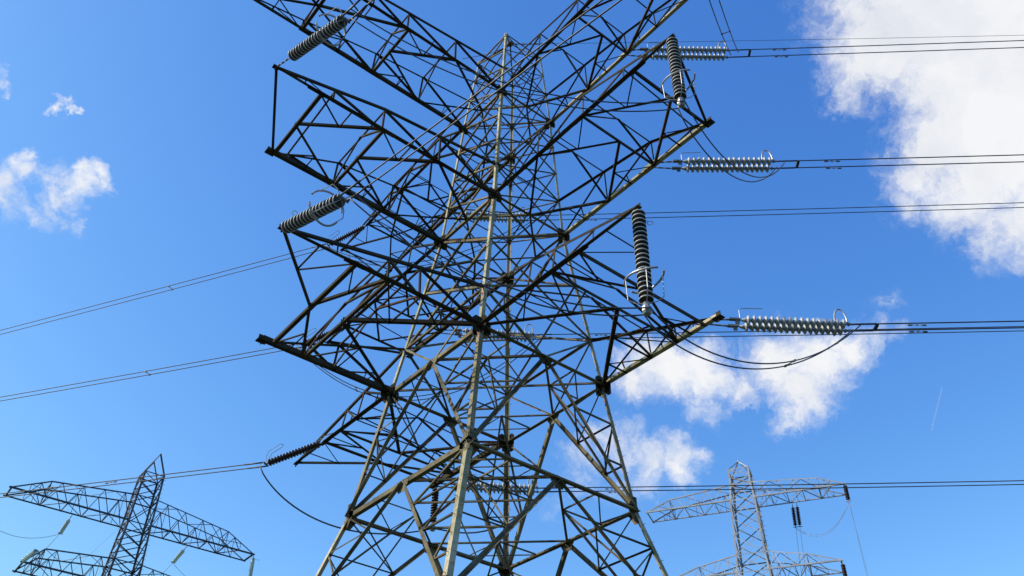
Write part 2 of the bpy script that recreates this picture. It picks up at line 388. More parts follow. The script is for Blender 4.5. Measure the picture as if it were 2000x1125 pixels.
# gusset plates at the arm joints
for i in (1,4,6):
    s={1:.95,4:.85,6:.7}[i]
    for c in 'NRLF':
        sx,sy=SG[c]; p=lv(c,i); mb=MB()
        for (u,nrm) in ((V(1,0,0),V(0,sy,0)),(V(0,1,0),V(sx,0,0))):
            cx=p+nrm*.016-u*(u@V(sx,sy,0))*.05
            pts=[(-.5,-.28),(-.34,-.42),(.34,-.42),(.5,-.28),(.5,.24),(.34,.42),(-.34,.42),(-.5,.24)]
            mb.poly([cx+u*a*s+V(0,0,1)*b*s for a,b in pts],nrm,.018)
            for a in (-.36,-.22,-.08,.08,.22,.36):
                for b in (-.2,-.06,.08,.22): mb.box(cx+u*a*s+V(0,0,1)*b*s+nrm*.02,u,V(0,0,1),nrm,.032,.032,.028)
        mb.poly([p+V(-sx*.03+x*.3*s,-sy*.03+y*.3*s,-.13) for x,y in ((-1,-.5),(-.5,-1),(.5,-1),(1,-.5),(1,.5),(.5,1),(-.5,1),(-1,.5))],V(0,0,1),.02)
        mb.build('gusset_plate',DARKS,PY)

# cross arms
def crossarm(ca,cb,d,i,j,spec,label):
    d=V(*d); A0=lv(ca,i);B0=lv(cb,i);AU=lv(ca,j);BU=lv(cb,j)
    out=unit(A0-B0); out=V(round(out[0]),round(out[1]),round(out[2]))  # outward from face of chord A
    ta,tb=spec['tipA'],spec['tipB']; brk=spec['brk']; hu=Z[j]-Z[i]
    def lowA(t): return A0+d*t
    def lowB(t): return B0+d*t
    def up(base,bu,tip,t,side):
        if brk: xs=[-(H[i]-H[j]),brk[0],tip]; ys=[hu,brk[1],.06]
        else: xs=[-(H[i]-H[j]),tip]; ys=[hu,.06]
        z=float(np.interp(t,xs,ys)); f=min(1,max(0,(t+H[i]-H[j])/(tip)))
        lat=lerp(H[j],H[i],f)
        p=base+d*t; p=p+V(0,0,z)
        perp=abs(out); sgn=side
        p=p*(1-perp)+ perp*(sgn*lat*np.sign((A0@perp)) if side>0 else -lat*np.sign((A0@perp)))
        return p
    upA=lambda t: up(A0,AU,ta,t,1)
    upB=lambda t: up(B0,BU,tb,t,-1)
    dn=V(0,0,-1); wch=spec['w']
    root=MB(); arm=None
    lat=MB()
    # plan bracing
    fr=spec['frames']           # cross struts, outermost first
    for k,t in enumerate(fr):
        a,b=lowA(min(t,ta)),lowB(min(t,tb)); m=(a+b)/2
        lat.ang(a,b,.2 if k==0 else .17,d,side=.01)
        tn=fr[k+1] if k+1<len(fr) else None
        if tn is not None:
            lat.ang(m,lowA(tn),.15,dn,side=.02); lat.ang(m,lowB(tn),.15,dn,-1,side=.04)
            for lo in (lowA,lowB):
                q=(m+lo(tn))/2; tm=(t+tn)/2
                lat.ang(lo(t),q,.07,dn,side=.06); lat.ang(q,lo(tm),.07,dn,side=.07)
        else:
            tn=spec['last']
            if tn is None:
                lat.ang(m,A0,.2,dn,side=.02); lat.ang(m,B0,.2,dn,-1,side=.04)
                for lo,z0 in ((lowA,A0),(lowB,B0)):
                    q=lerp(m,z0,.34);q2=lerp(m,z0,.68); t1=t*.66;t2=t*.33
                    lat.ang(lo(t),q,.07,dn,side=.06); lat.ang(q,lo(t1),.08,dn,side=.07); lat.ang(lo(t1),q2,.07,dn,side=.08); lat.ang(q2,lo(t2),.07,dn,side=.09)
                    lat.ang(q,lerp(lo(t),m,.5),.07,dn,side=.1)
            else:
                m0=(A0+B0)/2
                lat.ang(m,lowA(tn),.15,dn,side=.02); lat.ang(m,lowB(tn),.15,dn,-1,side=.04)
                lat.ang(lowA(tn),m0,.13,dn,side=.02); lat.ang(lowB(tn),m0,.13,dn,-1,side=.04)
                for lo in (lowA,lowB):
                    q=(m+lo(tn))/2; tm=(t+tn)/2
                    lat.ang(lo(t),q,.07,dn,side=.06); lat.ang(q,lo(tm),.07,dn,side=.07)
                    q=(lo(tn)+m0)/2; lat.ang(q,lo(tn/2),.06,dn,side=.07)
    t0=fr[0]; m=(lowA(t0)+lowB(t0))/2
    for tip,lo in ((ta,lowA),(tb,lowB)):
        if tip>t0+.8 and spec.get('direct'):
            lat.ang(lowA(ta),lowB(tb),.13,dn,side=.02)
        elif tip>t0+.8:
            lat.ang(lo(tip),m,.12,dn,side=.02)
            q=lerp(lo(tip),m,.5); lat.ang(q,lo((tip+t0)/2),.07,dn,side=.05); lat.ang(q,lo(t0),.06,dn,side=.06)
    if spec.get('endstrut'): lat.ang(lowA(ta),lowB(tb),.16,d,side=.02)
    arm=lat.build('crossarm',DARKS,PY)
    # chords
    for lo,upf,tip,sgn in ((lowA,upA,ta,1),(lowB,upB,tb,-1)):
        nr=out*sgn
        c=MB(); over=spec.get('over',.15)
        over=spec.get('over',.15) if sgn<0 else .08
        tj=spec['splice'][0] if tip>spec['splice'][0]+1 else tip+over
        p,q=lo(0),lo(tj)
        c.raw(p-nr*wch*.5,q-nr*wch*.5,nr,V(0,0,1),wch,wch*.1,wch*.62 if (d[1]<0 and sgn<0) else None)
        if tj<tip: c.raw(q-d*.3-nr*(wch*.4)+V(0,0,.03),lo(tip+over)-nr*(wch*.3)+V(0,0,.03),nr,V(0,0,1),wch*.62,wch*.08)
        for tt in spec.get('splice',[]):
            if tt<tip-.5: c.box(lo(tt)-nr*(.012+wch*.5)+V(0,0,.5*wch),d,V(0,0,1),nr,.85,wch*.95,.02); c.box(lo(tt)+V(0,0,-.012),d,nr,V(0,0,1),.9,wch*.95,.018)
        c.build('lower_chord',LEGM if (d[1]<0 and sgn<0) else DARKS,arm)  # sunlit rear chords get pale steel, others dark: light put into the colour
        c=MB(); ts=[-(H[i]-H[j])]+([brk[0]] if brk and brk[0]<tip else [])+[tip]
        for a,b in zip(ts[:-1],ts[1:]): c.ang(upf(a),upf(b),wch*.62,nr,-1 if (nr@V(1,1,0))>0 else 1)
        c.build('upper_chord',DARKS,arm)
        # vertical web
        w=MB(); vt=[t for t in spec['web'] if t<tip-.3]
        for k,t in enumerate(vt):
            w.ang(lo(t),upf(t),.1,nr,side=-.02)
            tn=vt[k+1] if k+1<len(vt) else 0
            w.ang(upf(t),lo(tn),.12,nr,-1,side=-.035)
            q=lerp(upf(t),lo(tn),.55); w.ang(q,lo((t+tn)/2),.06,nr,side=-.05)
            if k==0 and tip-t>1.8: 
                q=(lo(t)+lo(tip))/2; w.ang(q,lerp(upf(t),upf(tip),.5),.06,nr,side=-.02); w.ang(upf((tip+t)/2),lo(t),.07,nr,side=-.04)
        w.build('web',DARKS,arm)
    # cross frames
    w=MB()
    for t in spec['web']:
        if t<tb-.3 and t<ta-.3:
            a,b=upA(t),upB(t); w.ang(a,b,.09,d); mm=(a+b)/2
            if t in fr or abs(t-3.3)<.4: w.ang(lowA(t),mm,.1,d,side=.03); w.ang(lowB(t),mm,.1,d,side=.05)
    w.build('cross_frame',DARKS,arm)
    # tip plates
    for lo,tip,sgn in ((lowA,ta,1),(lowB,tb,-1)):
        w=MB(); nr=out*sgn; p=lo(tip+(spec.get('over',.15) if sgn<0 else .02)); k_=1 if sgn<0 else .62
        w.box(p+V(0,0,.09)-nr*.05,d,V(0,0,1),nr,.36*k_,.3*k_,.03); w.box(p+V(0,0,-.03),d,nr,V(0,0,1),.45*k_,.34*k_,.03)
        w.tube([p,p+V(0,0,-.2)],.035,6)
        w.build('tip_plate',DARKS,arm)
    arm['label']=label
    return dict(A=lowA,B=lowB)
S1=dict(tipA=9.05,tipB=6.15,brk=None,frames=[6.04,4.5],last=None,web=[4.5,3.0],w=.235,over=.3,splice=[6.0])
S2=dict(direct=True,tipA=11.9,tipB=9.75,brk=(6.5,1.55),frames=[9.75,6.5],last=3.35,web=[9.1,6.5,3.3],w=.215,over=.12,splice=[9.9,6.3])
S3=dict(tipA=16.4,tipB=14.2,brk=(6.5,1.6),frames=[10.75,6.35],last=3.2,web=[10.75,8.5,6.35,3.2],w=.185,over=.12,splice=[10.4,6.2],endstrut=True)
S3B=dict(S3,tipA=14.1,tipB=13.8)
crossarm('N','L',(-1,0,0),1,2,S1,'lowest arm reaching out to the left')
crossarm('N','L',(-1,0,0),4,5,S2,'middle arm reaching out to the left')
crossarm('N','L',(-1,0,0),6,7,S3,'topmost arm reaching up and left out of the picture')
crossarm('N','R',(0,-1,0),1,2,dict(S1,tipB=6.4),'lowest arm reaching out to the right')
crossarm('N','R',(0,-1,0),4,5,S2,'middle arm reaching out to the right')
crossarm('N','R',(0,-1,0),6,7,S3,'topmost arm reaching up and right out of the picture')
crossarm('L','F',(0,1,0),1,2,S1,'lowest arm reaching away behind the pylon')
crossarm('L','F',(0,1,0),4,5,S2,'middle arm reaching away behind the pylon')
crossarm('L','F',(0,1,0),6,7,S3B,'topmost arm reaching away behind the pylon')

# ------------------------------------------------------------------ vapour trail high up
def vt(t,b):
    bs=b.inputs; bs['Base Color'].default_value=(.9,.9,.92,1); bs['Roughness'].default_value=1; bs['Alpha'].default_value=.13
VT=mat('vapour',vt)
a_,b_=CAM+ray(1840,757)*9000,CAM+ray(1819,842)*9000; m=MB(); m.tube([np.zeros(3)]+[lerp(a_,b_,k/12)-a_+V(0,0,random.uniform(-3,3)) for k in range(1,13)],4.5,8)
o=m.build('vapour_trail',VT,None,True); o.location=tuple(a_); tag(o,'faint short vapour trail in the blue at the far right','vapour trail')

# ------------------------------------------------------------------ insulators
def disc_mesh(name,m,r,pitch,core,dark=None):
    p=pitch
    prof=[(0,core*.8),(p*.1,core),(p*.16,core*1.3),(p*.22,r*.55),(p*.32,r*.82),(p*.42,r*.96),(p*.48,r),(p*.62,r),(p*.68,r*.95),(p*.58,r*.88),(p*.4,r*.78),(p*.34,r*.66),(p*.42,r*.6),(p*.34,r*.52),(p*.4,r*.45),(p*.32,core*1.1),(p*.7,core*.8),(p,core*.8)]
    me=MB().lathe(prof,22).mesh(name,m,True)
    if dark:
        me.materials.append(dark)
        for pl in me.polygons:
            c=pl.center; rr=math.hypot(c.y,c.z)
            if rr<r*.5 or (rr<r*.93 and pl.normal.x>.05 and c.x>p*.33): pl.material_index=1  # paints the shade between sheds onto core and underside
    return me
DM_T=disc_mesh('disc_twin',PORC,.205,.235,.085)
DM_S=disc_mesh('disc_single',PORC2,.245,.215,.08,UNDERSHADE)
DM_B=disc_mesh('disc_brown',BROWN,.19,.17,.10)
DM_F=disc_mesh('disc_far_brown',BROWN,.2,.16,.11)
DM_G=disc_mesh('disc_glass',GLASS,.21,.15,.05)
def chain(mb,p,q,w=.05):
    """row of shackles and links from p to q"""
    L=np.linalg.norm(q-p); n=max(2,int(L/.16)); d=unit(q-p); a=unit(np.cross(d,V(.3,.2,1)))
    b=np.cross(d,a)
    for k in range(n):
        c=lerp(p,q,(k+.5)/n); x,y=(a,b) if k%2 else (b,a)
        mb.box(c,d,x,y,L/n*1.18,w*1.5,w*.5)
def twin_set(name,Sp,Ep,label,group):
    mtx,x,y,z=frame(Sp,Ep-Sp); L=np.linalg.norm(Ep-Sp); T=thing(name,label,'insulator',group=group,mtx=mtx)
    n=17; x1=L-.12; x0=x1-n*.235
    for sy in (-.225,.225):
        yy=V(0,sy,0); m=MB()
        chain(m,V(.02,sy*.7,0),V(x0-.55,sy,0)); m.box(V(x0-.42,sy,.02),V(1,0,0),V(0,1,0),V(0,0,1),.42,.13,.09); m.box(V(x0-.32,sy,-.1),V(1,0,0),V(0,1,0),V(0,0,1),.16,.06,.18)
        m.tube([V(x0-.25,sy,0),V(x0+.02,sy,0)],.022,6); m.build('link_chain',FIT,T)
        cp=MB().lathe([(-.16,.03),(-.13,.06),(0,.10),(.05,.11)],14); o=cp.build('end_cap',PORC,T,True); o.location=(x0,sy,0)
        for k in range(n): put('disc',DM_T,T,Matrix.Translation((x0+k*.235+random.uniform(-.006,.006),sy,0))@Matrix.Rotation(random.uniform(-.03,.03),4,'Z')@Matrix.Rotation(random.uniform(-.03,.03),4,'Y'))
        m=MB(); m.tube([V(x1-.02,sy,0),V(x1+.3,sy,0)],.03,6); m.box(V(x1+.1,sy,0),V(1,0,0),V(0,1,0),V(0,0,1),.07,.12,.12); m.build('dead_end_clamp',FIT,T)
    m=MB(); m.tube([V(x0-.2,.225,0),V(x0-.2,-.225,0),V(x0-.2,-.225,.5),V(x0-.1,-.225,.6),V(x0+.75,-.225,.62)],.018,5)
    m.build('arcing_horn',ALU,T)
    m=MB(); pts=[V(x1-.42+.24*(1-math.cos(a)),-.25,.12+.62*math.sin(a)) for a in np.linspace(0,math.pi,14)]
    pts=[V(x1-.44,-.25,.0)]+pts+[V(x1+.05,-.24,0)]; m.tube(pts,.034,7)
    pts=[V(x1-.4,.3*math.cos(a),-.05-.0+.32*math.sin(a)) for a in np.linspace(math.pi,2*math.pi,12)]
    m.tube(pts,.018,6); m.build('arcing_ring',ALU,T)
    return T
def single_set(name,Sp,Ep,label,group,n,dm,pitch,ring=True,horn=1,clamp=False):
    mtx,x,y,z=frame(Sp,Ep-Sp); L=np.linalg.norm(Ep-Sp); T=thing(name,label,'insulator',group=group,mtx=mtx)
    x1=L-.22-(.25 if clamp else 0); x0=max(.12,x1-n*pitch); pit=(x1-x0)/n
    m=MB(); chain(m,V(0,0,0),V(x0,0,0)); m.build('link_chain',FIT,T)
    for k in range(n):
        o=put('disc',dm,T,Matrix.Translation((x0+k*pit,0,0))@Matrix.Rotation(random.uniform(-.03,.03),4,'Z')@Matrix.Rotation(random.uniform(-.03,.03),4,'Y')@Matrix.Diagonal((pit/pitch,1,1,1)))
    m=MB(); m.tube([V(x1,0,0),V(L,0,0)],.04,6)
    if clamp: 
        m.lathe([(x1,.07),(x1+.06,.12),(x1+.14,.09)],10); m.add(*_blk(V(L-.16,0,0),.17,.13,.16))
    else: m.box(V(L-.06,0,0),V(1,0,0),V(0,1,0),V(0,0,1),.05,.46,.1)
    m.build('line_clamp',ALU if clamp else FIT,T)
    if ring:
        m=MB(); rr=1.0; ry,rz=(.74,.5) if clamp else (.64,.62); xr=x1-.95
        for s0,s1 in ((.25,math.pi-.35),(math.pi+.25,2*math.pi-.35)):
            m.tube([V(xr+.06*math.sin(2*a),ry*math.cos(a),rz*math.sin(a)) for a in np.linspace(s0,s1,16)],.038,7)
        for a in (.9,math.pi-.9,math.pi+.9,2*math.pi-.9):
            c_,s_=ry*math.cos(a),rz*math.sin(a); m.tube([V(xr,rr*c_,rr*s_),V(x1-.15,rr*.95*c_,rr*.95*s_),V(x1+.02,rr*.6*c_,rr*.6*s_),V(x1+.06,.09*c_,.09*s_)],.017,6)
        m.build('arcing_ring',ALU,T)
    m=MB()
    if horn==1:
        m.tube([V(x0-.04,0,0),V(x0,.1,.25),V(x0,.12,.62)],.014,5); m.tube([V(x0,.12+.1*math.sin(a),.72-.1*math.cos(a)) for a in np.linspace(0,2*math.pi,14)[:-1]],.013,5,True)
    elif horn==2:
        m.tube([V(.1,0,.0),V(.16,-.1,.35),V(.3,-.2,.42),V(.9,-.5,.42)],.013,5)
        q=[V(x1+.02,-.12,0),V(x1+.05,-.14,.35),V(x1-.12,-.14,.62),V(x1-.75,-.14,.78),V(x1-.85,0,.8),V(x1-.75,.14,.78),V(x1-.12,.14,.62),V(x1+.05,.14,.35),V(x1+.02,.12,0)]
        m.tube(q,.016,5)
    if m.v: m.build('arcing_horn',ALU,T)
    return T
def _blk(c,sx,sy,sz):
    vs=[]
    for k,(f,g_) in enumerate(((-1,.6),(-.5,1),(.5,1),(1,.7))):
        for (a,b) in ((-1,-.5),(-.5,-1),(.5,-1),(1,-.5),(1,.5),(.5,1),(-.5,1),(-1,.5)): vs.append(c+V(f*sx,a*sy*g_,b*sz*g_))
    fs=[(r*8+i,r*8+(i+1)%8,(r+1)*8+(i+1)%8,(r+1)*8+i) for r in range(3) for i in range(8)]+[tuple(range(7,-1,-1)),tuple(24+i for i in range(8))]
    return vs,fs
B_S=[V(3.5,-9.8,23.114),V(2.32,-8.82,32.427),V(1.854,-8.254,41.439)]
B_E=[V(7.685,-13.311,22.883),V(6.596,-12.408,32.455),V(5.965,-11.704,41.336)]
C_S=[V(3.5,9.7,23.114),V(2.32,8.82,32.427),V(1.854,8.354,41.439)]
C_E=[V(7.732,6.149,22.904),V(6.576,5.248,32.088),V(5.781,5.059,41.218)]
nm3=['lowest','middle','topmost']
for i in range(3):
    twin_set('insulator_string',B_S[i],B_E[i],'grey twin insulator string pulling right from the end of the %s right arm'%nm3[i],'twin insulator strings on the right side')
    twin_set('insulator_string',C_S[i],C_E[i],'grey twin insulator string seen through the lattice at the level of the %s arms'%nm3[i],'twin insulator strings behind the lattice')
A_S=[V(-12.5,-3.5,23.114),V(-14.22,-2.32,32.427)]; A_E=[V(-12.032,-7.309,22.077),V(-13.566,-7.649,30.53)]
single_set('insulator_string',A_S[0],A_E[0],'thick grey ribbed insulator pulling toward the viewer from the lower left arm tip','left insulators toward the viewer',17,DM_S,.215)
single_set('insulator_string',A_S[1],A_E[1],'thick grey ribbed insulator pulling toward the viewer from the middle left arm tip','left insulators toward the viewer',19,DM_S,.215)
L_S=[V(-3.5,9.55,23.114),V(-2.32,12.32,32.427),V(-1.854,12.854,41.439)]
L_E=[V(-5.253,12.355,22.355),V(-3.798,14.686,31.744),V(-3.279,15.134,40.397)]
LN=['dark brown insulator string pulling left from the lowest rear arm above the distant left pylon','dark brown insulator string behind the bright strut of the lowest left arm','dark brown insulator string crossing just above the lower left arm tip']
for i in range(3): single_set('insulator_string',L_S[i],L_E[i],LN[i],'dark insulator strings pulling left',17,DM_B,.17,ring=False,horn=2)
H_S=[V(-3.5,-12.6,23.114-.12),V(-2.32,-14.22,32.427-.12)]; H_E=[V(-3.5,-12.6,18.42),V(-2.32,-14.22,28.0)]
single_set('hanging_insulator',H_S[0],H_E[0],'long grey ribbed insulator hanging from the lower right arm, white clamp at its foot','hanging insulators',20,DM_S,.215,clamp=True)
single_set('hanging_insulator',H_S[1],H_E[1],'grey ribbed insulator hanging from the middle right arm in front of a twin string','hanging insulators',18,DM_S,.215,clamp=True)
HC_S,HC_E=V(3.5,9.7,23.0),V(3.5,9.7,20.5)
single_set('hanging_insulator',HC_S,HC_E,'dark brown insulator hanging inside the lattice low beside the near leg','hanging insulators',13,DM_B,.17,ring=False,horn=0,clamp=True)

# ------------------------------------------------------------------ conductors
def hdir(az): a=math.radians(az); return V(math.cos(a),math.sin(a),0)
def line_pair(E,az,slope,k,L,label,group,sp=.225,spacers=(),dampers=(),r=.027,block=None):
    T=thing('conductor_pair',label,'power line',E,group); d=hdir(az); pr=V(-d[1],d[0],0)
    f=lambda s: E+d*s+V(0,0,slope*s+k*s*s)
    ss=list(np.linspace(0,12,13))+list(np.linspace(12,L,40))[1:]
    for sg_ in (-1,1):
        m=MB(); m.tube([f(s)+pr*sg_*sp for s in ss],r,6); m.tube([f(s)+pr*sg_*sp for s in (0,.5,1.1)],r*1.45,6)
        part_off(m.build('wire',WIRE,T,True),E)
    for s in spacers:
        m=MB(); p=f(s); m.tube([p-pr*sp,p+pr*sp],.022,6)
        for q in (-1,1): m.box(p+pr*sp*q,d,pr,V(0,0,1),.14,.08,.1)
        part_off(m.build('spacer',FIT,T),E)
    if block:
        m=MB(); p=f(block); m.box(p,d,pr,V(0,0,1),.12,sp*1.6,.09); m.tube([p-pr*sp,p+pr*sp],.035,6); part_off(m.build('spacer',WIRE,T),E)
    for s,q in dampers:
        m=MB(); p=f(s)+pr*sp*q-V(0,0,.1); m.tube([p-d*.28,p+d*.28],.009,5); m.box(p+V(0,0,.05),d,pr,V(0,0,1),.07,.04,.13)
        for e in (-1,1): m.tube([p+d*e*.19,p+d*e*.36],.036,7)
        part_off(m.build('damper',FIT,T),E)
    return f
BSL=[.0315,.0386,.0479]; CSL=[.0263,.0251,.0352]
for i in range(3):
    line_pair(B_E[i],-40,BSL[i],.0002,160,'twin wires running right from the twin string of the %s right arm'%nm3[i],'wires running out to the right',dampers=((2.9,1),(2.7,-1)),block=1.15)
    line_pair(C_E[i],-40,CSL[i],.0002,170,'twin wires emerging from behind the lattice at the level of the %s arms, running right'%nm3[i],'wires running out to the right',dampers=((4.2,1),(4.0,-1)))
LSL=[.0327,.0127,-.0517]
LL=['twin wires crossing in front of the distant left pylon to the left edge','twin wires with one spacer leaving the lowest left arm end for the left edge','uppermost twin wires with one spacer running down to the left edge']
for i in range(3): line_pair(L_E[i],122,LSL[i],.0002,170,LL[i],'wires running out to the left',sp=.2,spacers=((11.2,) if i==1 else (12.4,) if i==2 else (13.6,)),dampers=(((9.5,1),) if i==0 else ()))
line_pair(A_E[0],-83,-.056,.0004,60,'twin wires rising steeply across the near leg from the lower left insulator','wires passing overhead toward the viewer',sp=.16)
line_pair(A_E[1],-83,-.075,.0004,60,'twin wires leaving the top of the picture from the middle left insulator','wires passing overhead toward the viewer',sp=.16)
E0=PEAK; d=hdir(-40); T=thing('earth_wire','single thin wire running right from the pylon peak','power line',E0)
m=MB(); ss=list(np.linspace(.1,170,60)); m.tube([E0+d*s+V(0,0,.017*s+.00025*s*s-.02) for s in ss],.013,5); part_off(m.build('wire',WIRE,T),E0)
m=MB(); m.tube([E0+d*s+V(0,0,.017*s-.02) for s in (.1,2.6)],.03,6)
for s in (.4,.9,1.3,1.7,2.1): m.box(E0+d*s+V(0,0,.017*s-.02),d,V(0,0,1),np.cross(d,V(0,0,1)),.2,.09,.07)
part_off(m.build('tension_fitting',FIT,T),E0)

# ------------------------------------------------------------------ jumpers
def jumper(segs,label,sp=.2,spacers=(),r=.026,ends=True):
    o=segs[0][0]; T=thing('jumper_loop',label,'jumper cable',o,'jumper loops')
    path=[]
    for (p,q,sag,skew) in segs:
        n=36
        for k in range(n+1):
            t=k/n; u=t**skew; x=lerp(p,q,t); x=x-V(0,0,4*sag*u*(1-u)); path.append(x)
    P_=np.array(path); tg=np.gradient(P_,axis=0)
    lat=[]
    for t in tg:
        l=V(-t[1],t[0],0); nl=np.linalg.norm(l); lat.append(l/nl if nl>1e-5 else (lat[-1] if lat else V(1,0,0)))
    lat=np.array(lat)
    for k in range(3): lat[1:-1]=(lat[:-2]+lat[1:-1]*2+lat[2:])/4
    for s in (-1,1):
        m=MB(); m.tube([P_[k]+lat[k]*sp*s for k in range(len(P_))],r,6); part_off(m.build('wire',WIRE,T,True),o)
    for f in spacers:
        k=int(f*(len(P_)-1)); m=MB(); a,b=P_[k]-lat[k]*sp,P_[k]+lat[k]*sp; m.tube([a,b],.024,6)
        for q in (a,b): m.box(q,unit(tg[k]),lat[k],V(0,0,1),.13,.08,.09)
        part_off(m.build('spacer',FIT,T),o)
    return T
xb=hdir(-40)*.35
jumper([(A_E[0]+V(.02,-.3,0),H_E[0]+V(0,0,.1),1.44,1),(H_E[0]+V(0,0,.1),B_E[0]+xb,2.0,.82)],'twin jumper looping under the lowest right string and across the pylon front',spacers=(.8,.93))
jumper([(A_E[1]+V(.02,-.3,0),H_E[1]+V(0,0,.1),1.9,1),(H_E[1]+V(0,0,.1),B_E[1]+xb,2.45,.85)],'twin jumper looping below the middle right string and across high on the pylon',spacers=(.2,.9))
jumper([(V(-1.85,-16.05,36.4),B_E[2]+xb,1.0,.8)],'twin jumper dropping from the top edge to the topmost right string',spacers=(.62,))
xl=hdir(122)*.3
jumper([(L_E[0]+xl,HC_E+V(0,0,.12),1.75,.8),(HC_E+V(0,0,.12),C_E[0]+xb,1.2,1.15)],'twin jumper drooping from the lowest left string behind the left leg',sp=.05,r=.02,spacers=(.4,))
jumper([(L_E[1]+xl,C_E[1]+xb,4.0,1)],'twin jumper drooping behind the lattice at middle height',spacers=(.3,.65))
jumper([(L_E[2]+xl,C_E[2]+xb,2.7,1)],'twin jumper drooping behind the lattice near the top',spacers=(.15,.6))

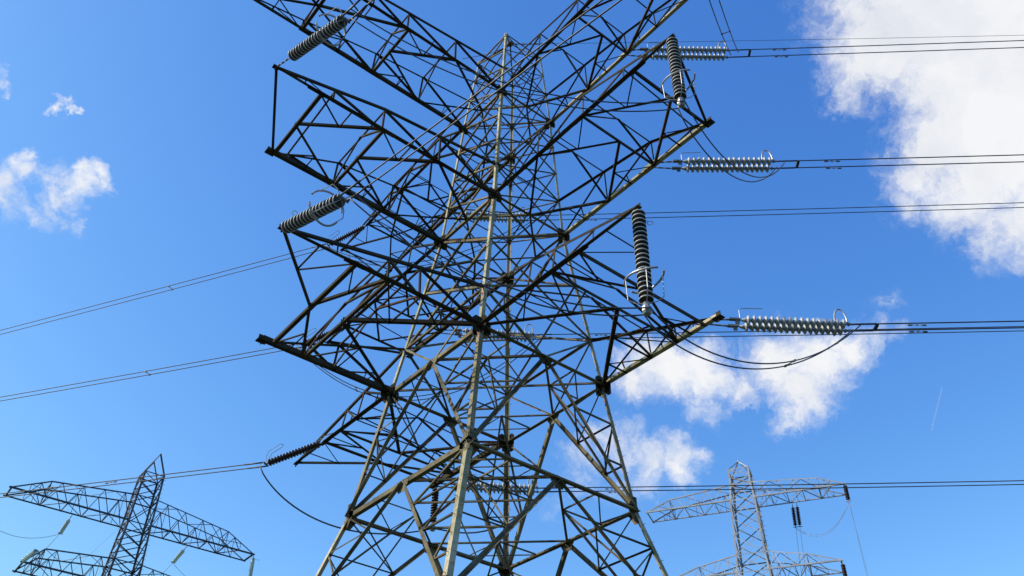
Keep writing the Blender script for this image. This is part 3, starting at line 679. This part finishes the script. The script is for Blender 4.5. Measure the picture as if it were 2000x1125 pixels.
# ------------------------------------------------------------------ distant pylons
ZO=23.1138
WS[0]=1.0
def far_pylon(P,label,m_steel,armlab,w0=.11):
    c,s=math.cos(P['psi']),math.sin(P['psi'])
    def X(x,y,z): return V(P['X']+c*x-s*y,P['Y']+s*x+c*y,z+ZO)
    def DR(x,y,z=0): return V(c*x-s*y,s*x+c*y,z)
    base=(P['X'],P['Y'],0); T=thing('distant_pylon',label,'pylon',base,'distant pylons')
    zz=[P['zC'],P['zU'],P['zL'],P['z2U'],P['z2L'],P['z3U'],P['z3L'],-ZO+.3]; aa=[P['aC'],P['aU'],P['aL'],P['a2'],P['a2L'],P['a3'],P['a3L'],P['aG']]
    def at(z): return float(np.interp(z,zz[::-1],aa[::-1]))
    cs=[(-1,-1),(1,-1),(1,1),(-1,1)]
    for sx,sy in cs:
        m=MB()
        for k in range(len(zz)-1):
            p,q=X(sx*aa[k],sy*aa[k],zz[k]),X(sx*aa[k+1],sy*aa[k+1],zz[k+1]); m.raw(q,p,DR(-sx,0),DR(0,-sy),w0*1.7,w0*.2)
        for z in np.arange(zz[-1]+2,zz[0],.5):
            a=at(z)
            if sx>0 and z<P['zC']-.3: m.tube([X(sx*a,sy*a,z),X(sx*(a+.2),sy*a,z)],.015,4)
        part_off(m.build('leg',m_steel,T),base)
    # body lattice per face
    zs=[zz[0]]
    for a,b,nn in ((0,1,2),(1,2,1),(2,3,3),(3,4,1),(4,5,3),(5,6,1),(6,7,3)):
        zs+=list(np.linspace(zz[a],zz[b],nn+1))[1:]
    for k in range(4):
        (ax,ay),(bx,by)=cs[k],cs[(k+1)%4]; nr=DR((ax+bx)/2,(ay+by)/2); m=MB()
        for i_,(z0,z1) in enumerate(zip(zs[:-1],zs[1:])):
            a0,a1=at(z0),at(z1)
            m.ang(X(ax*a0,ay*a0,z0),X(bx*a1,by*a1,z1),w0*.8,nr,1,side=-.01); m.ang(X(bx*a0,by*a0,z0),X(ax*a1,ay*a1,z1),w0*.8,nr,-1,side=-.04)
        for z in (zz[0],zz[1],zz[2],zz[3],zz[4],zz[5],zz[6]):
            a=at(z); m.ang(X(ax*a,ay*a,z),X(bx*a,by*a,z),w0,nr,side=.01)
        part_off(m.build('face_bracing',m_steel,T),base)
    m=MB()
    if P.get('ridge'):
        r=P['ridge']; A,B=X(0,-r,P['zA']),X(0,r,P['zA']); m.ang(A,B,w0,V(0,0,1))
        for sx in (-1,1):
            m.ang(X(sx*aa[0],-aa[0],zz[0]),A,w0*1.2,DR(sx,-1)); m.ang(X(sx*aa[0],aa[0],zz[0]),B,w0*1.2,DR(sx,1))
    else:
        A=X(0,0,P['zA'])
        for sx,sy in cs: m.ang(X(sx*aa[0],sy*aa[0],zz[0]),A,w0,DR(sx,sy,.4))
        m.box(A,V(1,0,0),V(0,1,0),V(0,0,1),.14,.14,.1)
    part_off(m.build('peak',m_steel,T),base)
    lvl=[(P['zU'],P['zL'],P['zB'],P['T'],P['Tb']),(P['z2U'],P['z2L'],P['z2L']+P['zB']-P['zL'],P['T2'],P['T2b']),(P['z3U'],P['z3L'],P['z3L']+P['zB']-P['zL'],P['T'],P['Tb'])]
    for li,(zU,zL,zB,tip,tb) in enumerate(lvl):
        aU,aL=at(zU),at(zL)
        for sx in (-1,1):
            up=lambda t,sy: X(sx*t,sy*float(np.interp(t,[aU,tip],[aU,aL])),float(np.interp(t,[aU,tb,tip],[zU,zB,zL+.05])))
            lo=lambda t,sy: X(sx*t,sy*aL,zL)
            nb=5 if li!=1 else 4
            ts=[aL+(tb-aL)*k/(nb-1) for k in range(nb)]+[(tb+tip)/2]; m=MB(); m2=MB()
            for sy in (-1,1):
                nr=DR(0,sy)
                m2.raw(lo(aL,sy)+nr*.01,lo(tip+.15,sy)+nr*.01,-nr,V(0,0,1),w0*1.35,w0*.16)
                m2.ang(up(aU,sy),up(tb,sy),w0,nr,side=.01); m2.ang(up(tb,sy),up(tip,sy),w0,nr,side=.01)
                for k in range(1,len(ts)):
                    t0,t1=ts[k-1],ts[k]; tm=(t0+t1)/2
                    m.ang(lo(t0,sy),up(tm,sy),w0*.6,nr,side=-.02); m.ang(up(tm,sy),lo(t1,sy),w0*.6,nr,-1,side=-.03)
                    m.ang(up(tm,sy),lo(tm,sy),w0*.45,nr,side=-.05) if k%2 else None
                m.ang(up(tb,sy),lo(tb,sy),w0*.6,nr,side=-.02)
                m.ang(up(ts[-1],sy),lo(ts[-1],sy),w0*.5,nr,side=-.02)
            m.ang(lo(tip,-1),lo(tip,1),w0*1.3,DR(sx,0),side=.01)
            for k in range(1,len(ts)):
                t0,t1=ts[k-1],ts[k]; m.ang(lo(t1,-1),lo(t1,1),w0*.7,DR(sx,0)) if t1<=tb+.01 else None
                q=1 if k%2 else -1
                m.ang(lo(t0,q),lo(t1,-q),w0*.7,V(0,0,-1),side=-.01)
                m.ang(up(max(t0,aU),q),up(t1,-q),w0*.45,V(0,0,1),side=-.02)
            m.ang(up(tb,-1),up(tb,1),w0*.6,DR(sx,0)); m.ang(lo(tb,-1),up(tb,1),w0*.6,DR(sx,0),side=.02); m.ang(lo(tb,1),up(tb,-1),w0*.6,DR(sx,0),side=.04)
            a=part_off(m.build('crossarm',m_steel,T),base); m2.build('chord',m_steel,a)
    for sx,sy in cs:
        m=MB(); p=X(sx*P['aG'],sy*P['aG'],-ZO); m.box(p,V(1,0,0),V(0,1,0),V(0,0,1),.9,.9,.7); part_off(m.build('footing',CONC,T),base)
    return X
PL=dict(X=1.693,Y=61.735,psi=-.025,zA=21.886,zC=19.585,zU=16.885,zL=14.107,zB=15.767,aC=1.065,aU=1.141,aL=1.204,T=12.15,Tb=8.98,ridge=1.1,z2U=10.063,a2=1.413,T2=8.919,T2b=7.434,z2L=7.702,a2L=1.51,z3U=2.6,z3L=.2,a3=1.85,a3L=1.97,aG=3.9)
PR=dict(X=47.881,Y=21.927,psi=-1.067,zA=21.886,zC=20.565,zU=18.883,zL=17.121,zB=18.186,aC=1.068,aU=1.057,aL=1.265,T=9.667,Tb=7.3,z2U=11.534,a2=1.401,T2=7.93,T2b=4.987,z2L=9.738,a2L=1.573,z3U=4.4,z3L=2.6,a3=1.95,a3L=2.1,aG=4.0)
XL=far_pylon(PL,'distant dark grey lattice pylon at the lower left with long sloping arms',GREYS,'')
XR=far_pylon(PR,'distant pale galvanised lattice pylon at the lower right',GALV,'',.10)
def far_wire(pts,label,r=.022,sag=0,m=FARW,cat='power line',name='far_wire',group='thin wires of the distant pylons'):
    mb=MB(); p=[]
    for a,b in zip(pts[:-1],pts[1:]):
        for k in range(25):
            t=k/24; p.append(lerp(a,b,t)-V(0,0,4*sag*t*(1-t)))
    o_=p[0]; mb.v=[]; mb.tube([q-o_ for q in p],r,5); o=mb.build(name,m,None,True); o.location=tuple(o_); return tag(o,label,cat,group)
GG='insulators of the distant pylons'
def far_ins(Sp,Ep,dm,pitch,n,label,horn=0): return single_set('distant_insulator',Sp,Ep,label,GG,n,dm,pitch,ring=False,horn=horn)
# left pylon: pale green glass strings
s1=XL(-5.88,1.204,14.1); e1=s1+hdir(91.5)*2.3+V(0,0,-1.25)
far_ins(s1,e1,DM_G,.15,11,'pale green glass insulator under the upper left arm of the distant left pylon')
far_wire([e1,e1+hdir(91.5)*30+V(0,0,-3)],'thin wire slanting down-left from the green insulator of the left distant pylon')
far_wire([e1,XL(-12.8,3.2,12.2)],'slack jumper curving left from the green insulator under the upper left arm',sag=1.0)
s2=XL(5.82,1.204,14.1); e2=s2+hdir(91)*3.1+V(0,0,-.9)
far_ins(s2,e2,DM_G,.15,14,'pale green glass insulator under the upper right arm of the distant left pylon',1)
far_wire([e2,e2+hdir(91)*30+V(0,0,-6)],'thin wire slanting down-left from the green insulator below the upper right arm')
far_wire([e2,XL(11.6,-1.0,11.6)],'slack jumper curving right below the upper right arm of the left pylon',sag=1.6)
s3=XL(12.2,-1.204,14.0); far_ins(s3,s3+V(-.0,-.3,-2.7),DM_G,.15,15,'pale green glass insulator hanging at the right tip of the distant left pylon',1)
s4=XL(-8.95,-1.51,7.75); e4=s4+hdir(-85)*3.4+V(0,0,.1)
far_ins(s4,e4,DM_G,.15,19,'pale green glass insulator at the second arm tip in the lower left corner')
s5=XL(0,-.4,19.3); far_wire([XL(-1.0,1.0,14.6),XL(-7,20,4)],'hair-thin wire slanting down behind the distant left pylon',r=.01)
# right pylon: brown strings
for k,u in enumerate((4.43,4.85)):
    s=XR(u,1.265,17.05); e=s+hdir(37)*1.4+V(0,0,-1.9)
    far_ins(s,e,DM_F,.16,11,['left of the pair of brown insulators under the right distant pylon arm','right of the pair of brown insulators under the right distant pylon arm'][k])
    far_wire([e,e+hdir(37)*12.1+V(0,0,-9.8),e+hdir(37)*22+V(0,0,-18)],['left of two thin downleads below the pair of brown insulators','right of two thin downleads below the pair of brown insulators'][k],r=.016)
    if k==0: eb=e
st=XR(9.68,-1.2,17.1); et=st+V(0,0,-1.75)
far_ins(st,et,DM_F,.14,10,'brown insulator hanging from the right tip of the right distant pylon')
for k in (0,1):
    far_wire([et+V(.12*k,0,0),et+hdir(24+5*k)*6+V(0,0,-20.5)],['left of two thin downleads below the right arm tip','right of two thin downleads below the right arm tip'][k],r=.014)
    far_wire([eb+V(0,0,-.1*k),et+V(0,0,-.1)],['upper strand of the slack jumper under the right distant pylon arm','lower strand of the slack jumper under the right distant pylon arm'][k],r=.016,sag=1.75+.12*k)
st2=XR(7.95,-1.5,9.7); far_ins(st2,st2+V(0,0,-2.2),DM_F,.14,12,'brown insulator at the second arm tip of the right distant pylon')
